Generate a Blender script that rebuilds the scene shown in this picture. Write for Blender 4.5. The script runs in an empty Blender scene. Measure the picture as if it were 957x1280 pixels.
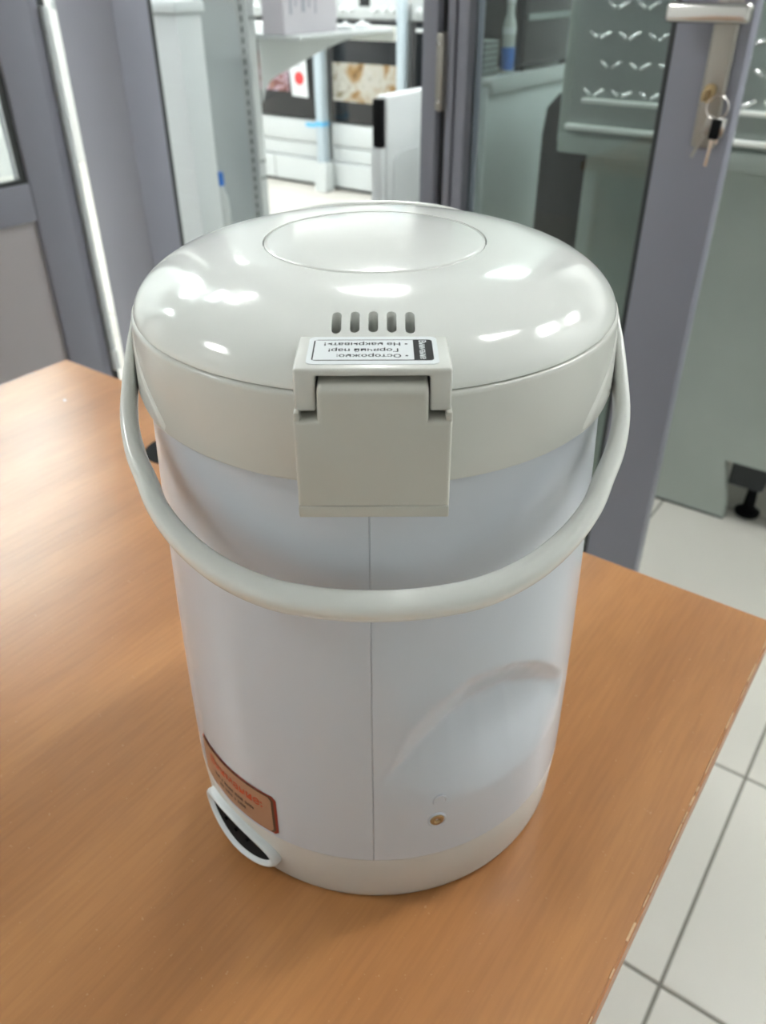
import bpy, bmesh, math, random
from mathutils import Vector, Matrix
random.seed(4)
PI = math.pi
scene = bpy.context.scene
COL = scene.collection

# ------------------------------------------------------------------ camera
YAW = math.radians(35.76)
cam_d = bpy.data.cameras.new('camera')
cam = bpy.data.objects.new('camera', cam_d)
COL.objects.link(cam)
cam_d.sensor_fit = 'VERTICAL'
cam_d.sensor_height = 36.0
cam_d.sensor_width = 27.0
cam_d.lens = 1007.0 / 1280.0 * 36.0
cam_d.clip_start = 0.02
cam.matrix_world = (Matrix.Translation((0, 0, 1.114)) @ Matrix.Rotation(YAW, 4, 'Z')
                    @ Matrix.Rotation(PI / 2 - 0.5919, 4, 'X') @ Matrix.Rotation(-0.0035, 4, 'Z'))
cam_d.dof.use_dof = True
cam_d.dof.focus_distance = 0.29
cam_d.dof.aperture_fstop = 15.0
scene.camera = cam

# ------------------------------------------------------------------ world, exposure, lamps
world = bpy.data.worlds.new('world')
scene.world = world
world.use_nodes = True
world.node_tree.nodes['Background'].inputs['Color'].default_value = (0.75, 0.85, 1.0, 1)
world.node_tree.nodes['Background'].inputs['Strength'].default_value = 0.5
vs = scene.view_settings
vs.view_transform = 'Standard'
vs.look = 'None'
vs.gamma = 1.0
vs.use_curve_mapping = False
vs.exposure = 0.38
LAMP_STRENGTH = 70.0
# ceiling luminaires: (x, y) centres of 0.6 m square louvred panels; built with the ceiling below
LAMPS = ([(-4.7, 2.6), (-1.9, 2.8), (-4.9, 4.0), (-1.6, 4.4)]
         + [(-2.8, 1.5), (-4.0, 1.7), (-4.7, 0.5), (-2.4, -1.2), (1.1, 3.8), (1.1, 2.5), (0.35, 1.5)])  # unseen panels, mostly added for desk sheen, pot fill and floor brightness


# ------------------------------------------------------------------ materials
def mat(name, col, rough=0.5, metal=0.0, spec=0.5, emit=None, coat=0.0, noise=None, bump=None):
    m = bpy.data.materials.new(name)
    m.use_nodes = True
    nt = m.node_tree
    b = nt.nodes['Principled BSDF']
    b.inputs['Base Color'].default_value = (*col, 1)
    b.inputs['Roughness'].default_value = rough
    b.inputs['Metallic'].default_value = metal
    b.inputs['Specular IOR Level'].default_value = spec
    b.inputs['Coat Weight'].default_value = coat
    b.inputs['Coat Roughness'].default_value = 0.05
    if emit:
        b.inputs['Emission Color'].default_value = (*emit[:3], 1)
        b.inputs['Emission Strength'].default_value = emit[3]
    tc = nt.nodes.new('ShaderNodeTexCoord')
    if noise:
        sc, amt = noise
        n = nt.nodes.new('ShaderNodeTexNoise')
        n.inputs['Scale'].default_value = sc
        n.inputs['Detail'].default_value = 5
        nt.links.new(tc.outputs['Object'], n.inputs['Vector'])
        mx = nt.nodes.new('ShaderNodeMix')
        mx.data_type = 'RGBA'
        mx.inputs[6].default_value = (*[c * (1 - amt) for c in col], 1)
        mx.inputs[7].default_value = (*[min(1, c * (1 + amt)) for c in col], 1)
        nt.links.new(n.outputs['Fac'], mx.inputs[0])
        nt.links.new(mx.outputs[2], b.inputs['Base Color'])
    if bump:
        sc, st = bump
        n2 = nt.nodes.new('ShaderNodeTexNoise')
        n2.inputs['Scale'].default_value = sc
        n2.inputs['Detail'].default_value = 3
        nt.links.new(tc.outputs['Object'], n2.inputs['Vector'])
        bp = nt.nodes.new('ShaderNodeBump')
        bp.inputs['Strength'].default_value = st
        bp.inputs['Distance'].default_value = 0.001
        nt.links.new(n2.outputs['Fac'], bp.inputs['Height'])
        nt.links.new(bp.outputs['Normal'], b.inputs['Normal'])
    return m


def glass_mat(name, tint=(0.86, 0.9, 0.9), ior=1.5):
    m = bpy.data.materials.new(name)
    m.use_nodes = True
    nt = m.node_tree
    nt.nodes.clear()
    out = nt.nodes.new('ShaderNodeOutputMaterial')
    tr = nt.nodes.new('ShaderNodeBsdfTransparent')
    tr.inputs['Color'].default_value = (*tint, 1)
    gl = nt.nodes.new('ShaderNodeBsdfGlossy')
    gl.inputs['Roughness'].default_value = 0.01
    fr = nt.nodes.new('ShaderNodeFresnel')
    fr.inputs['IOR'].default_value = ior
    mx = nt.nodes.new('ShaderNodeMixShader')
    nt.links.new(fr.outputs[0], mx.inputs[0])
    nt.links.new(tr.outputs[0], mx.inputs[1])
    nt.links.new(gl.outputs[0], mx.inputs[2])
    nt.links.new(mx.outputs[0], out.inputs['Surface'])
    return m


def wood_mat():
    m = bpy.data.materials.new('beech_laminate')
    m.use_nodes = True
    nt = m.node_tree
    b = nt.nodes['Principled BSDF']
    b.inputs['Roughness'].default_value = 0.3
    b.inputs['Specular IOR Level'].default_value = 0.75
    tc = nt.nodes.new('ShaderNodeTexCoord')
    mp = nt.nodes.new('ShaderNodeMapping')
    mp.inputs['Scale'].default_value = (9.0, 0.9, 9.0)
    nt.links.new(tc.outputs['Object'], mp.inputs['Vector'])
    n1 = nt.nodes.new('ShaderNodeTexNoise')
    n1.inputs['Scale'].default_value = 1.6
    n1.inputs['Detail'].default_value = 4
    n1.inputs['Distortion'].default_value = 0.6
    nt.links.new(mp.outputs[0], n1.inputs['Vector'])
    mp2 = nt.nodes.new('ShaderNodeMapping')
    mp2.inputs['Scale'].default_value = (120, 9, 120)
    nt.links.new(tc.outputs['Object'], mp2.inputs['Vector'])
    n2 = nt.nodes.new('ShaderNodeTexNoise')
    n2.inputs['Scale'].default_value = 3
    n2.inputs['Detail'].default_value = 3
    nt.links.new(mp2.outputs[0], n2.inputs['Vector'])
    cr = nt.nodes.new('ShaderNodeValToRGB')
    cr.color_ramp.elements[0].position = 0.3
    cr.color_ramp.elements[0].color = (0.345, 0.142, 0.044, 1)
    cr.color_ramp.elements[1].position = 0.72
    cr.color_ramp.elements[1].color = (0.515, 0.238, 0.083, 1)
    nt.links.new(n1.outputs['Fac'], cr.inputs[0])
    mx = nt.nodes.new('ShaderNodeMix')
    mx.data_type = 'RGBA'
    mx.blend_type = 'MULTIPLY'
    mx.inputs[0].default_value = 0.35
    cr2 = nt.nodes.new('ShaderNodeValToRGB')
    cr2.color_ramp.elements[0].position = 0.35
    cr2.color_ramp.elements[0].color = (0.72, 0.66, 0.6, 1)
    cr2.color_ramp.elements[1].position = 0.6
    cr2.color_ramp.elements[1].color = (1, 1, 1, 1)
    nt.links.new(n2.outputs['Fac'], cr2.inputs[0])
    nt.links.new(cr.outputs[0], mx.inputs[6])
    nt.links.new(cr2.outputs[0], mx.inputs[7])
    # fine pale wear scratches
    v = nt.nodes.new('ShaderNodeTexNoise')
    v.inputs['Scale'].default_value = 420
    v.inputs['Detail'].default_value = 1
    nt.links.new(tc.outputs['Object'], v.inputs['Vector'])
    cr3 = nt.nodes.new('ShaderNodeValToRGB')
    cr3.color_ramp.elements[0].position = 0.74
    cr3.color_ramp.elements[0].color = (0, 0, 0, 1)
    cr3.color_ramp.elements[1].position = 0.8
    cr3.color_ramp.elements[1].color = (0.35, 0.35, 0.35, 1)
    nt.links.new(v.outputs['Fac'], cr3.inputs[0])
    mx2 = nt.nodes.new('ShaderNodeMix')
    mx2.data_type = 'RGBA'
    nt.links.new(cr3.outputs[0], mx2.inputs[0])
    nt.links.new(mx.outputs[2], mx2.inputs[6])
    mx2.inputs[7].default_value = (0.6, 0.4, 0.25, 1)
    nt.links.new(mx2.outputs[2], b.inputs['Base Color'])
    return m


def picture_mat(name, cols, scale):
    m = bpy.data.materials.new(name)
    m.use_nodes = True
    nt = m.node_tree
    b = nt.nodes['Principled BSDF']
    b.inputs['Roughness'].default_value = 0.4
    tc = nt.nodes.new('ShaderNodeTexCoord')
    n = nt.nodes.new('ShaderNodeTexNoise')
    n.inputs['Scale'].default_value = scale
    n.inputs['Detail'].default_value = 3
    n.inputs['Distortion'].default_value = 1.0
    nt.links.new(tc.outputs['Object'], n.inputs['Vector'])
    cr = nt.nodes.new('ShaderNodeValToRGB')
    els = cr.color_ramp.elements
    while len(els) < len(cols):
        els.new(0.5)
    for i, c in enumerate(cols):
        els[i].position = 0.3 + 0.4 * i / (len(cols) - 1)
        els[i].color = (*c, 1)
    nt.links.new(n.outputs['Fac'], cr.inputs[0])
    nt.links.new(cr.outputs[0], b.inputs['Base Color'])
    return m


M = {}
M['lid'] = mat('cream_gloss_plastic', (0.80, 0.81, 0.775), 0.13, coat=0.3)
M['collar'] = mat('cream_satin_plastic', (0.66, 0.66, 0.62), 0.24)
M['latch'] = mat('cream_matte_plastic', (0.56, 0.55, 0.495), 0.40)
M['body'] = mat('white_enamel_shell', (0.60, 0.63, 0.685), 0.2)
M['base'] = mat('cream_base_plastic', (0.60, 0.575, 0.54), 0.36)
M['handle'] = mat('cream_handle_plastic', (0.76, 0.77, 0.735), 0.2)
M['black'] = mat('black_plastic', (0.006, 0.006, 0.007), 0.7, spec=0.12)
M['brass'] = mat('brass_screw', (0.42, 0.31, 0.17), 0.35, metal=0.9)
M['label_white'] = mat('label_white', (0.64, 0.67, 0.68), 0.4)
M['ink'] = mat('ink_black', (0.012, 0.012, 0.012), 0.6, spec=0.2)
M['ink_soft'] = mat('ink_dark_brown', (0.10, 0.06, 0.035), 0.5)
M['sticker_red'] = mat('sticker_red', (0.30, 0.035, 0.02), 0.45)
M['sticker_tan'] = mat('sticker_orange', (0.40, 0.215, 0.125), 0.45)
M['sticker_word'] = mat('sticker_orange_red', (0.55, 0.07, 0.02), 0.45)
M['rim'] = mat('white_rim_plastic', (0.72, 0.75, 0.76), 0.3)
M['wood'] = wood_mat()
M['band'] = mat('beech_edge_band', (0.40, 0.17, 0.068), 0.45, noise=(60, 0.25))
M['chip'] = mat('pale_chipboard', (0.62, 0.42, 0.25), 0.8, noise=(300, 0.3))
M['alu'] = mat('grey_lilac_aluminium', (0.235, 0.238, 0.285), 0.42, bump=(900, 0.05))
M['panel'] = mat('grey_infill_panel', (0.44, 0.415, 0.43), 0.5)
M['gasket'] = mat('black_gasket', (0.03, 0.034, 0.036), 0.6)
M['steel'] = mat('brushed_steel', (0.42, 0.46, 0.44), 0.32, metal=0.7, noise=(4, 0.06))
M['steel_low'] = mat('satin_steel_sheet', (0.44, 0.49, 0.455), 0.42, metal=0.25, noise=(5, 0.10))
M['steel_bright'] = mat('polished_steel', (0.8, 0.81, 0.8), 0.12, metal=1.0)
M['bright_edge'] = mat('white_rail_and_highlight', (0.9, 0.92, 0.88), 0.3)  # white of the gondola price rail; on the cabinet ledges a painted highlight
M['chrome'] = mat('satin_chrome', (0.62, 0.6, 0.58), 0.22, metal=1.0)
M['nickel'] = mat('satin_nickel', (0.36, 0.34, 0.31), 0.4, metal=0.8)
M['glass'] = glass_mat('door_glass', (0.66, 0.71, 0.70), 1.5)
M['glass_clear'] = glass_mat('clear_glass', (0.92, 0.95, 0.95), 1.45)
M['white_steel'] = mat('white_powder_coat', (0.54, 0.575, 0.575), 0.4)
M['freezer'] = mat('white_freezer_enamel', (0.58, 0.62, 0.63), 0.35)
M['grey_white'] = mat('pale_grey_coat', (0.58, 0.63, 0.64), 0.45)
M['cooker'] = mat('white_cooker_enamel', (0.52, 0.555, 0.555), 0.3)
M['white_app'] = mat('white_appliance', (0.72, 0.755, 0.765), 0.25)
M['blue_grey'] = mat('blue_grey_paint', (0.42, 0.50, 0.55), 0.4)
M['black_glass'] = mat('black_oven_glass', (0.012, 0.014, 0.016), 0.12)
M['dark_slot'] = mat('slot_dark', (0.05, 0.06, 0.06), 0.7)
M['blue'] = mat('blue_plastic', (0.03, 0.16, 0.55), 0.4)
M['cyan'] = mat('blue_tape', (0.10, 0.40, 0.68), 0.45)
M['carton'] = mat('pale_printed_carton', (0.55, 0.53, 0.57), 0.6)
M['print'] = mat('grey_print', (0.33, 0.34, 0.40), 0.6)
M['tile'] = mat('beige_floor_tile', (0.56, 0.54, 0.49), 0.32, noise=(3, 0.05), bump=(250, 0.04))
M['grout'] = mat('grey_grout', (0.20, 0.19, 0.165), 0.9)
M['wall'] = mat('white_wall_paint', (0.66, 0.67, 0.66), 0.8, noise=(8, 0.03))
M['ceiling'] = mat('ceiling_white', (0.40, 0.41, 0.42), 0.85)
M['lamp_case'] = mat('lamp_white_case', (0.8, 0.8, 0.8), 0.5)
M['lamp'] = mat('lamp_diffuser', (0.9, 0.9, 0.9), 0.5, emit=(0.97, 1.0, 0.985, LAMP_STRENGTH))
M['food_a'] = picture_mat('printed_cake_picture', [(0.03, 0.012, 0.012), (0.16, 0.05, 0.035), (0.36, 0.28, 0.33), (0.12, 0.035, 0.03), (0.28, 0.16, 0.12)], 11)
M['food_b'] = picture_mat('printed_pastry_picture', [(0.06, 0.03, 0.01), (0.24, 0.14, 0.045), (0.36, 0.34, 0.28), (0.40, 0.395, 0.36), (0.18, 0.16, 0.10)], 8)
M['red'] = mat('red_print', (0.62, 0.05, 0.05), 0.5)
M['clear_bottle'] = mat('clear_plastic', (0.55, 0.58, 0.56), 0.15)
M['mesh_grey'] = mat('grey_mesh_plastic', (0.22, 0.26, 0.25), 0.6)


# ------------------------------------------------------------------ mesh helpers
def mesh_obj(name, bm, material, parent=None, smooth=False, recalc=True, loc=None, angle=40):
    if recalc:
        bmesh.ops.recalc_face_normals(bm, faces=bm.faces)
    me = bpy.data.meshes.new(name)
    bm.to_mesh(me)
    bm.free()
    return link_mesh(name, me, material, parent, smooth, loc, angle)


def link_mesh(name, me, material, parent=None, smooth=False, loc=None, angle=40):
    if smooth:
        me.polygons.foreach_set('use_smooth', [True] * len(me.polygons))
        me.set_sharp_from_angle(angle=math.radians(angle))
    o = bpy.data.objects.new(name, me)
    COL.objects.link(o)
    me.materials.append(material if not isinstance(material, str) else M[material])
    if parent:
        o.parent = parent
    if loc:
        o.location = loc
    return o


def thing(name, label, cat, loc=(0, 0, 0), rotz=0.0, group=None):
    o = bpy.data.objects.new(name, None)
    COL.objects.link(o)
    o.empty_display_size = 0.05
    o.location = loc
    o.rotation_euler = (0, 0, rotz)
    o['label'] = label
    o['category'] = cat
    if group:
        o['group'] = group
    return o


def struct(name, label, cat, loc=(0, 0, 0)):
    o = thing(name, label, cat, loc)
    o['kind'] = 'structure'
    return o


def tag(o, label, cat, group=None, kind=None):
    o['label'] = label
    o['category'] = cat
    if group:
        o['group'] = group
    if kind:
        o['kind'] = kind
    return o


def add_box(bm, a, b, bev=0.0, seg=2):
    x0, y0, z0 = a
    x1, y1, z1 = b
    r = bmesh.ops.create_cube(bm, size=1.0)
    vs_ = r['verts']
    for v in vs_:
        v.co = Vector(((x0 + x1) / 2 + v.co.x * (x1 - x0), (y0 + y1) / 2 + v.co.y * (y1 - y0), (z0 + z1) / 2 + v.co.z * (z1 - z0)))
    if bev:
        es = list({e for v in vs_ for e in v.link_edges})
        bmesh.ops.bevel(bm, geom=es, offset=bev, segments=seg, affect='EDGES', profile=0.5)


def box(name, a, b, material, parent=None, bev=0.0, seg=2):
    bm = bmesh.new()
    add_box(bm, a, b, bev, seg)
    return mesh_obj(name, bm, material, parent, smooth=bev > 0)


def lathe(bm, prof, n=96, a0=0.0, a1=2 * PI, azs=None, fn=None, caps=True):
    full = azs is None and abs(a1 - a0 - 2 * PI) < 1e-6
    if azs is None:
        azs = [a0 + (a1 - a0) * i / n for i in range(n if full else n + 1)]
    else:
        full = True
    rings = []
    for (r, z) in prof:
        ring = []
        for a in azs:
            rr = fn(a, r, z) if fn else r
            ring.append(bm.verts.new((rr * math.cos(a), rr * math.sin(a), z)))
        rings.append(ring)
    k = len(azs)
    for i in range(len(rings) - 1):
        for j in range(k if full else k - 1):
            j2 = (j + 1) % k
            bm.faces.new((rings[i][j], rings[i][j2], rings[i + 1][j2], rings[i + 1][j]))
    if caps:
        if prof[0][0] > 1e-5:
            bm.faces.new(list(reversed(rings[0])))
        if prof[-1][0] > 1e-5:
            bm.faces.new(rings[-1])
    return rings


def sweep(bm, pts, prof_fn, closed=False, up=Vector((0, 0, 1)), cap=True):
    """sweep a closed cross-section (list of (side, up) offsets) along points"""
    n = len(pts)
    rings = []
    for i, p in enumerate(pts):
        if closed:
            t = pts[(i + 1) % n] - pts[i - 1]
        else:
            t = pts[min(i + 1, n - 1)] - pts[max(i - 1, 0)]
        t.normalize()
        u = up if not callable(up) else up(p)
        s = t.cross(u).normalized()
        w = s.cross(t).normalized()
        rings.append([bm.verts.new(p + s * a + w * b) for a, b in prof_fn(i / max(1, n - 1))])
    k = len(rings[0])
    for i in range(n if closed else n - 1):
        A, B = rings[i], rings[(i + 1) % n]
        for j in range(k):
            bm.faces.new((A[j], A[(j + 1) % k], B[(j + 1) % k], B[j]))
    if not closed and cap:
        bm.faces.new(list(reversed(rings[0])))
        bm.faces.new(rings[-1])


def circ_prof(r, k=12, sx=1.0, sy=1.0):
    return [(r * sx * math.cos(2 * PI * i / k), r * sy * math.sin(2 * PI * i / k)) for i in range(k)]


def tube(name, pts, r, material, parent=None, k=10, up=Vector((0, 0, 1)), closed=False):
    bm = bmesh.new()
    sweep(bm, [Vector(p) for p in pts], lambda t: circ_prof(r, k), closed=closed, up=up)
    return mesh_obj(name, bm, material, parent, smooth=True)


def prism(name, outline, axis, c0, c1, material, parent=None, bev=0.0):
    """extrude a 2D outline; axis is the extrusion axis"""
    bm = bmesh.new()

    def mk(p, c):
        u, v = p
        return {'x': (c, u, v), 'y': (u, c, v), 'z': (u, v, c)}[axis]
    A = [bm.verts.new(mk(p, c0)) for p in outline]
    B = [bm.verts.new(mk(p, c1)) for p in outline]
    n = len(outline)
    bm.faces.new(A)
    bm.faces.new(list(reversed(B)))
    for i in range(n):
        bm.faces.new((A[i], B[i], B[(i + 1) % n], A[(i + 1) % n]))
    bmesh.ops.recalc_face_normals(bm, faces=bm.faces)
    if bev:
        bmesh.ops.bevel(bm, geom=list(bm.edges), offset=bev, segments=2, affect='EDGES', profile=0.5)
    return mesh_obj(name, bm, material, parent, smooth=bev > 0)


def text_geo(s, size, align='CENTER'):
    cu = bpy.data.curves.new('txt', 'FONT')
    cu.body = s
    cu.size = size
    cu.align_x = align
    cu.align_y = 'CENTER'
    cu.fill_mode = 'FRONT'
    cu.resolution_u = 2
    cu.offset = size * 0.018
    o = bpy.data.objects.new('txt', cu)
    COL.objects.link(o)
    dg = bpy.context.evaluated_depsgraph_get()
    dg.update()
    me = bpy.data.meshes.new_from_object(o.evaluated_get(dg))
    vs_ = [tuple(v.co[:2]) for v in me.vertices]
    fs = [tuple(p.vertices) for p in me.polygons]
    bpy.data.objects.remove(o)
    bpy.data.curves.remove(cu)
    bpy.data.meshes.remove(me)
    return vs_, fs


def text_obj(name, items, size_map, material, parent):
    """items: list of (string, size, x, y, rot, align); size_map maps (x, y) to 3D"""
    V, F = [], []
    for s, size, x, y, rot, al in items:
        v, f = text_geo(s, size, al)
        o = len(V)
        c, sn = math.cos(rot), math.sin(rot)
        V += [size_map(x + a * c - b * sn, y + a * sn + b * c) for a, b in v]
        F += [tuple(i + o for i in q) for q in f]
    me = bpy.data.meshes.new(name)
    me.from_pydata(V, [], F)
    return link_mesh(name, me, material, parent)


def boolean_cut(me, cutter_me):
    a = bpy.data.objects.new('a', me)
    b = bpy.data.objects.new('b', cutter_me)
    COL.objects.link(a)
    COL.objects.link(b)
    md = a.modifiers.new('cut', 'BOOLEAN')
    md.operation = 'DIFFERENCE'
    md.object = b
    md.solver = 'EXACT'
    dg = bpy.context.evaluated_depsgraph_get()
    dg.update()
    out = bpy.data.meshes.new_from_object(a.evaluated_get(dg))
    bpy.data.objects.remove(a)
    bpy.data.objects.remove(b)
    return out


# ------------------------------------------------------------------ room shell
P_ = 0.405
GX, GY = -0.017, 0.646
X0, X1 = GX - 13 * P_, GX + 4 * P_
Y0, Y1 = GY - 6 * P_, GY + 11 * P_
CEIL = 3.15
fl = tag(box('floor', (X0, Y0, -0.05), (X1, Y1, -0.002), 'grout'), 'beige ceramic tile floor with grey grout joints', 'floor', kind='structure')
bm = bmesh.new()
g = 0.0025
add_box(bm, (g, g, -0.004), (P_ - g, P_ - g, 0.0), 0.0012, 1)
bmesh.ops.recalc_face_normals(bm, faces=bm.faces)
tile_me = bpy.data.meshes.new('tile')
bm.to_mesh(tile_me)
bm.free()
tile_me.materials.append(M['tile'])
for i in range(17):
    for j in range(17):
        o = bpy.data.objects.new('tile', tile_me)
        COL.objects.link(o)
        o.location = (X0 + i * P_, Y0 + j * P_, 0)
        o.parent = fl
tag(box('ceiling', (X0, Y0, CEIL), (X1, Y1, CEIL + 0.05), 'ceiling'), 'plain white ceiling over the shop', 'ceiling', kind='structure')
tag(box('wall_left', (X0 - 0.1, Y0, 0), (X0, Y1, CEIL), 'wall'), 'pale shop wall beyond the open doorway', 'wall', kind='structure')
tag(box('wall_right', (X1, Y0, 0), (X1 + 0.1, Y1, CEIL), 'wall'), 'pale shop wall beyond the steel cabinet', 'wall', kind='structure')
tag(box('wall_front', (X0, Y1, 0), (X1, Y1 + 0.1, CEIL), 'wall'), 'pale shop wall behind the row of cookers', 'wall', kind='structure')
tag(box('wall_back', (X0, Y0 - 0.1, 0), (X1, Y0, CEIL), 'wall'), 'pale shop wall behind the photographer', 'wall', kind='structure')

for k, (x, y) in enumerate(LAMPS):
    t = thing('ceiling_light', 'square white ceiling luminaire with four bright tubes', 'ceiling light', (x, y, CEIL), 0, 'square luminaires on the ceiling')
    box('lamp_tray', (-0.30, -0.30, -0.02), (0.30, 0.30, 0.0), 'lamp_case', t, 0.003, 1)
    for q in (-0.21, -0.07, 0.07, 0.21):
        box('lamp_tube', (-0.28, q - 0.026, -0.04), (0.28, q + 0.026, -0.0205), 'lamp', t, 0.004, 1)
    for q in (-0.295, -0.14, 0.0, 0.14, 0.295):
        box('louvre', (-0.295, q - 0.004, -0.06), (0.295, q + 0.004, -0.0201), 'lamp_case', t)

# ------------------------------------------------------------------ desk
TZ = 0.73
TX0, TX1, TY1, TY0 = -0.8332, -0.0246, 0.5103, -0.62
desk = thing('desk', 'beech-effect laminate desk carrying the white thermo pot', 'desk', ((TX0 + TX1) / 2, (TY0 + TY1) / 2, 0))
dx, dy = (TX1 - TX0) / 2, (TY1 - TY0) / 2
box('desk_top', (-dx + 0.001, -dy + 0.001, TZ - 0.022), (dx - 0.001, dy - 0.001, TZ), 'wood', desk, 0.0008, 1)
box('edge_band', (dx - 0.001, -dy, TZ - 0.0222), (dx, dy, TZ - 0.0006), 'band', desk)
box('edge_band', (-dx, -dy, TZ - 0.0222), (-dx + 0.001, dy, TZ - 0.0006), 'band', desk)
box('edge_band', (-dx + 0.001, dy - 0.001, TZ - 0.0222), (dx - 0.001, dy, TZ - 0.0006), 'band', desk)
box('edge_band', (-dx + 0.001, -dy, TZ - 0.0222), (dx - 0.001, -dy + 0.001, TZ - 0.0006), 'band', desk)
box('side_panel', (-dx + 0.03, -dy + 0.03, 0.0), (-dx + 0.046, dy - 0.03, TZ - 0.022), 'wood', desk)
box('side_panel', (dx - 0.17, -dy + 0.03, 0.0), (dx - 0.154, dy - 0.03, TZ - 0.022), 'wood', desk)
box('modesty_panel', (-dx + 0.046, -0.01, 0.30), (dx - 0.17, 0.006, TZ - 0.022), 'wood', desk)
# worn pale line where the edge band meets the top, chipped here and there
bm = bmesh.new()
y = -dy
while y < dy - 0.01:
    L = random.uniform(0.003, 0.022)
    w = random.uniform(0.0002, 0.0009)
    add_box(bm, (dx - 0.0008 - w, y, TZ - 0.0003), (dx - 0.0006, min(dy, y + L), TZ + 0.0002))
    y += L + random.uniform(0.001, 0.02)
mesh_obj('worn_edge', bm, 'chip', desk)
# cable grommet near the pot
bm = bmesh.new()
lathe(bm, [(0.0, 0.0004), (0.020, 0.0004), (0.0255, 0.0005), (0.0285, 0.0004), (0.0300, 0.0)], 40, caps=False)
gro = mesh_obj('cable_grommet', bm, 'black', desk, smooth=True)
gro.location = (-0.560 - (TX0 + TX1) / 2, 0.436 - (TY0 + TY1) / 2, TZ)
gro['label'] = 'black plastic cable grommet'


def fleck(px, py, r, ang):
    bm = bmesh.new()
    lathe(bm, [(r, 0.0), (r * 0.9, 0.0003), (0.0, 0.0004)], 7, fn=lambda a, rr, z: rr * (1 + 0.45 * math.cos(a - ang)), caps=False)
    o = mesh_obj('paint_fleck', bm, 'label_white', desk)
    o.location = (px - (TX0 + TX1) / 2, py - (TY0 + TY1) / 2, TZ)


# ------------------------------------------------------------------ thermo pot
POT = thing('thermo_pot', 'white and cream electric thermo pot seen from its hinge side on the desk', 'thermo pot',
            (-0.193, 0.263, TZ), YAW)
D2R = PI / 180


def lerp_tab(tab, x):
    if x <= tab[0][0]:
        return tab[0][1]
    for (a, u), (b, v) in zip(tab, tab[1:]):
        if x <= b:
            s = (x - a) / (b - a)
            return u + (v - u) * s
    return tab[-1][1]


def smooth01(t):
    t = max(0.0, min(1.0, t))
    return t * t * (3 - 2 * t)


def body_r(z):
    return 0.1019 - 0.0053 * max(0.0, (z - 0.03) / 0.192) ** 1.7


UP_ARC = [(-88, 0.094), (-86, 0.099), (-81.6, 0.1188), (-75.8, 0.1310), (-66.9, 0.1420), (-55, 0.1400), (-45, 0.130), (-36, 0.115), (-28, 0.100)]
LO_ARC = [(-88, 0.093), (-85.3, 0.0974), (-78.5, 0.1104), (-70.6, 0.1207), (-61.9, 0.1255), (-51.6, 0.1242), (-40, 0.114), (-28, 0.098)]


def dent(azd, z):
    if not -88 < azd < -28:
        return 0.0
    s = math.sin(PI * (azd + 88) / 60.0)
    depth = 0.0105 * s ** 0.8
    u, l = lerp_tab(UP_ARC, azd), lerp_tab(LO_ARC, azd) - 0.003 * s
    if z >= u + 0.004:
        return 0.0
    if z >= l:
        q = min(1.0, (u + 0.004 - z) / max(0.006, u + 0.004 - l))
        return depth * (0.75 * q + 0.25 * smooth01(q))
    fall = 0.052 * (0.45 + 0.55 * s)
    return depth * (1 - min(1.0, (l - z) / fall)) ** 1.25


azs = []
a = -180.0
SEAM = -91.1
while a < 180 - 1e-6:
    azs.append(a)
    a += 1.0 if -95 < a < -20 else 2.5
azs = sorted(set([x for x in azs if abs(x - SEAM) > 0.5] + [SEAM - 0.16, SEAM - 0.10, SEAM + 0.10, SEAM + 0.16]))


def body_fn(a, r, z):
    ad = math.degrees(a)
    rr = r - dent(ad, z)
    if abs(ad - SEAM) < 0.12 and z > 0.0345:
        rr -= 0.0004
    return rr


bm = bmesh.new()
prof = [(0.0985, 0.0340), (0.1010, 0.0342)] + [(body_r(0.0346 + (0.2462 - 0.0346) * i / 110), 0.0346 + (0.2462 - 0.0346) * i / 110) for i in range(111)]
lathe(bm, prof, azs=[x * D2R for x in azs], fn=body_fn)
body = mesh_obj('body_shell', bm, 'body', POT, smooth=True, angle=50)
body['label'] = 'glossy white cylindrical shell with a dent low on the right'

bm = bmesh.new()
lathe(bm, [(0.092, 0.0), (0.0975, 0.0), (0.0995, 0.0012), (0.1003, 0.004), (0.1019, 0.0325), (0.1015, 0.0338), (0.0990, 0.0341)], 128)
mesh_obj('base_ring', bm, 'base', POT, smooth=True, angle=60)

bm = bmesh.new()
lathe(bm, [(0.0945, 0.2418), (0.0985, 0.2415), (0.0990, 0.2425), (0.0977, 0.2718), (0.0976, 0.2730), (0.0970, 0.2736), (0.094, 0.27365)], 128)
mesh_obj('collar', bm, 'collar', POT, smooth=True, angle=50)

# lid (with vent slots cut through)
LZ0, LZT, LRT, LR = 0.2738, 0.2955, 0.0445, 0.0970
ZB = 0.272


def lid_z(r):
    if r <= LRT:
        return LZT
    return ZB + (LZT - ZB) * math.sqrt(max(0.0, 1 - ((r - LRT) / (LR - LRT)) ** 2))


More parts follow.
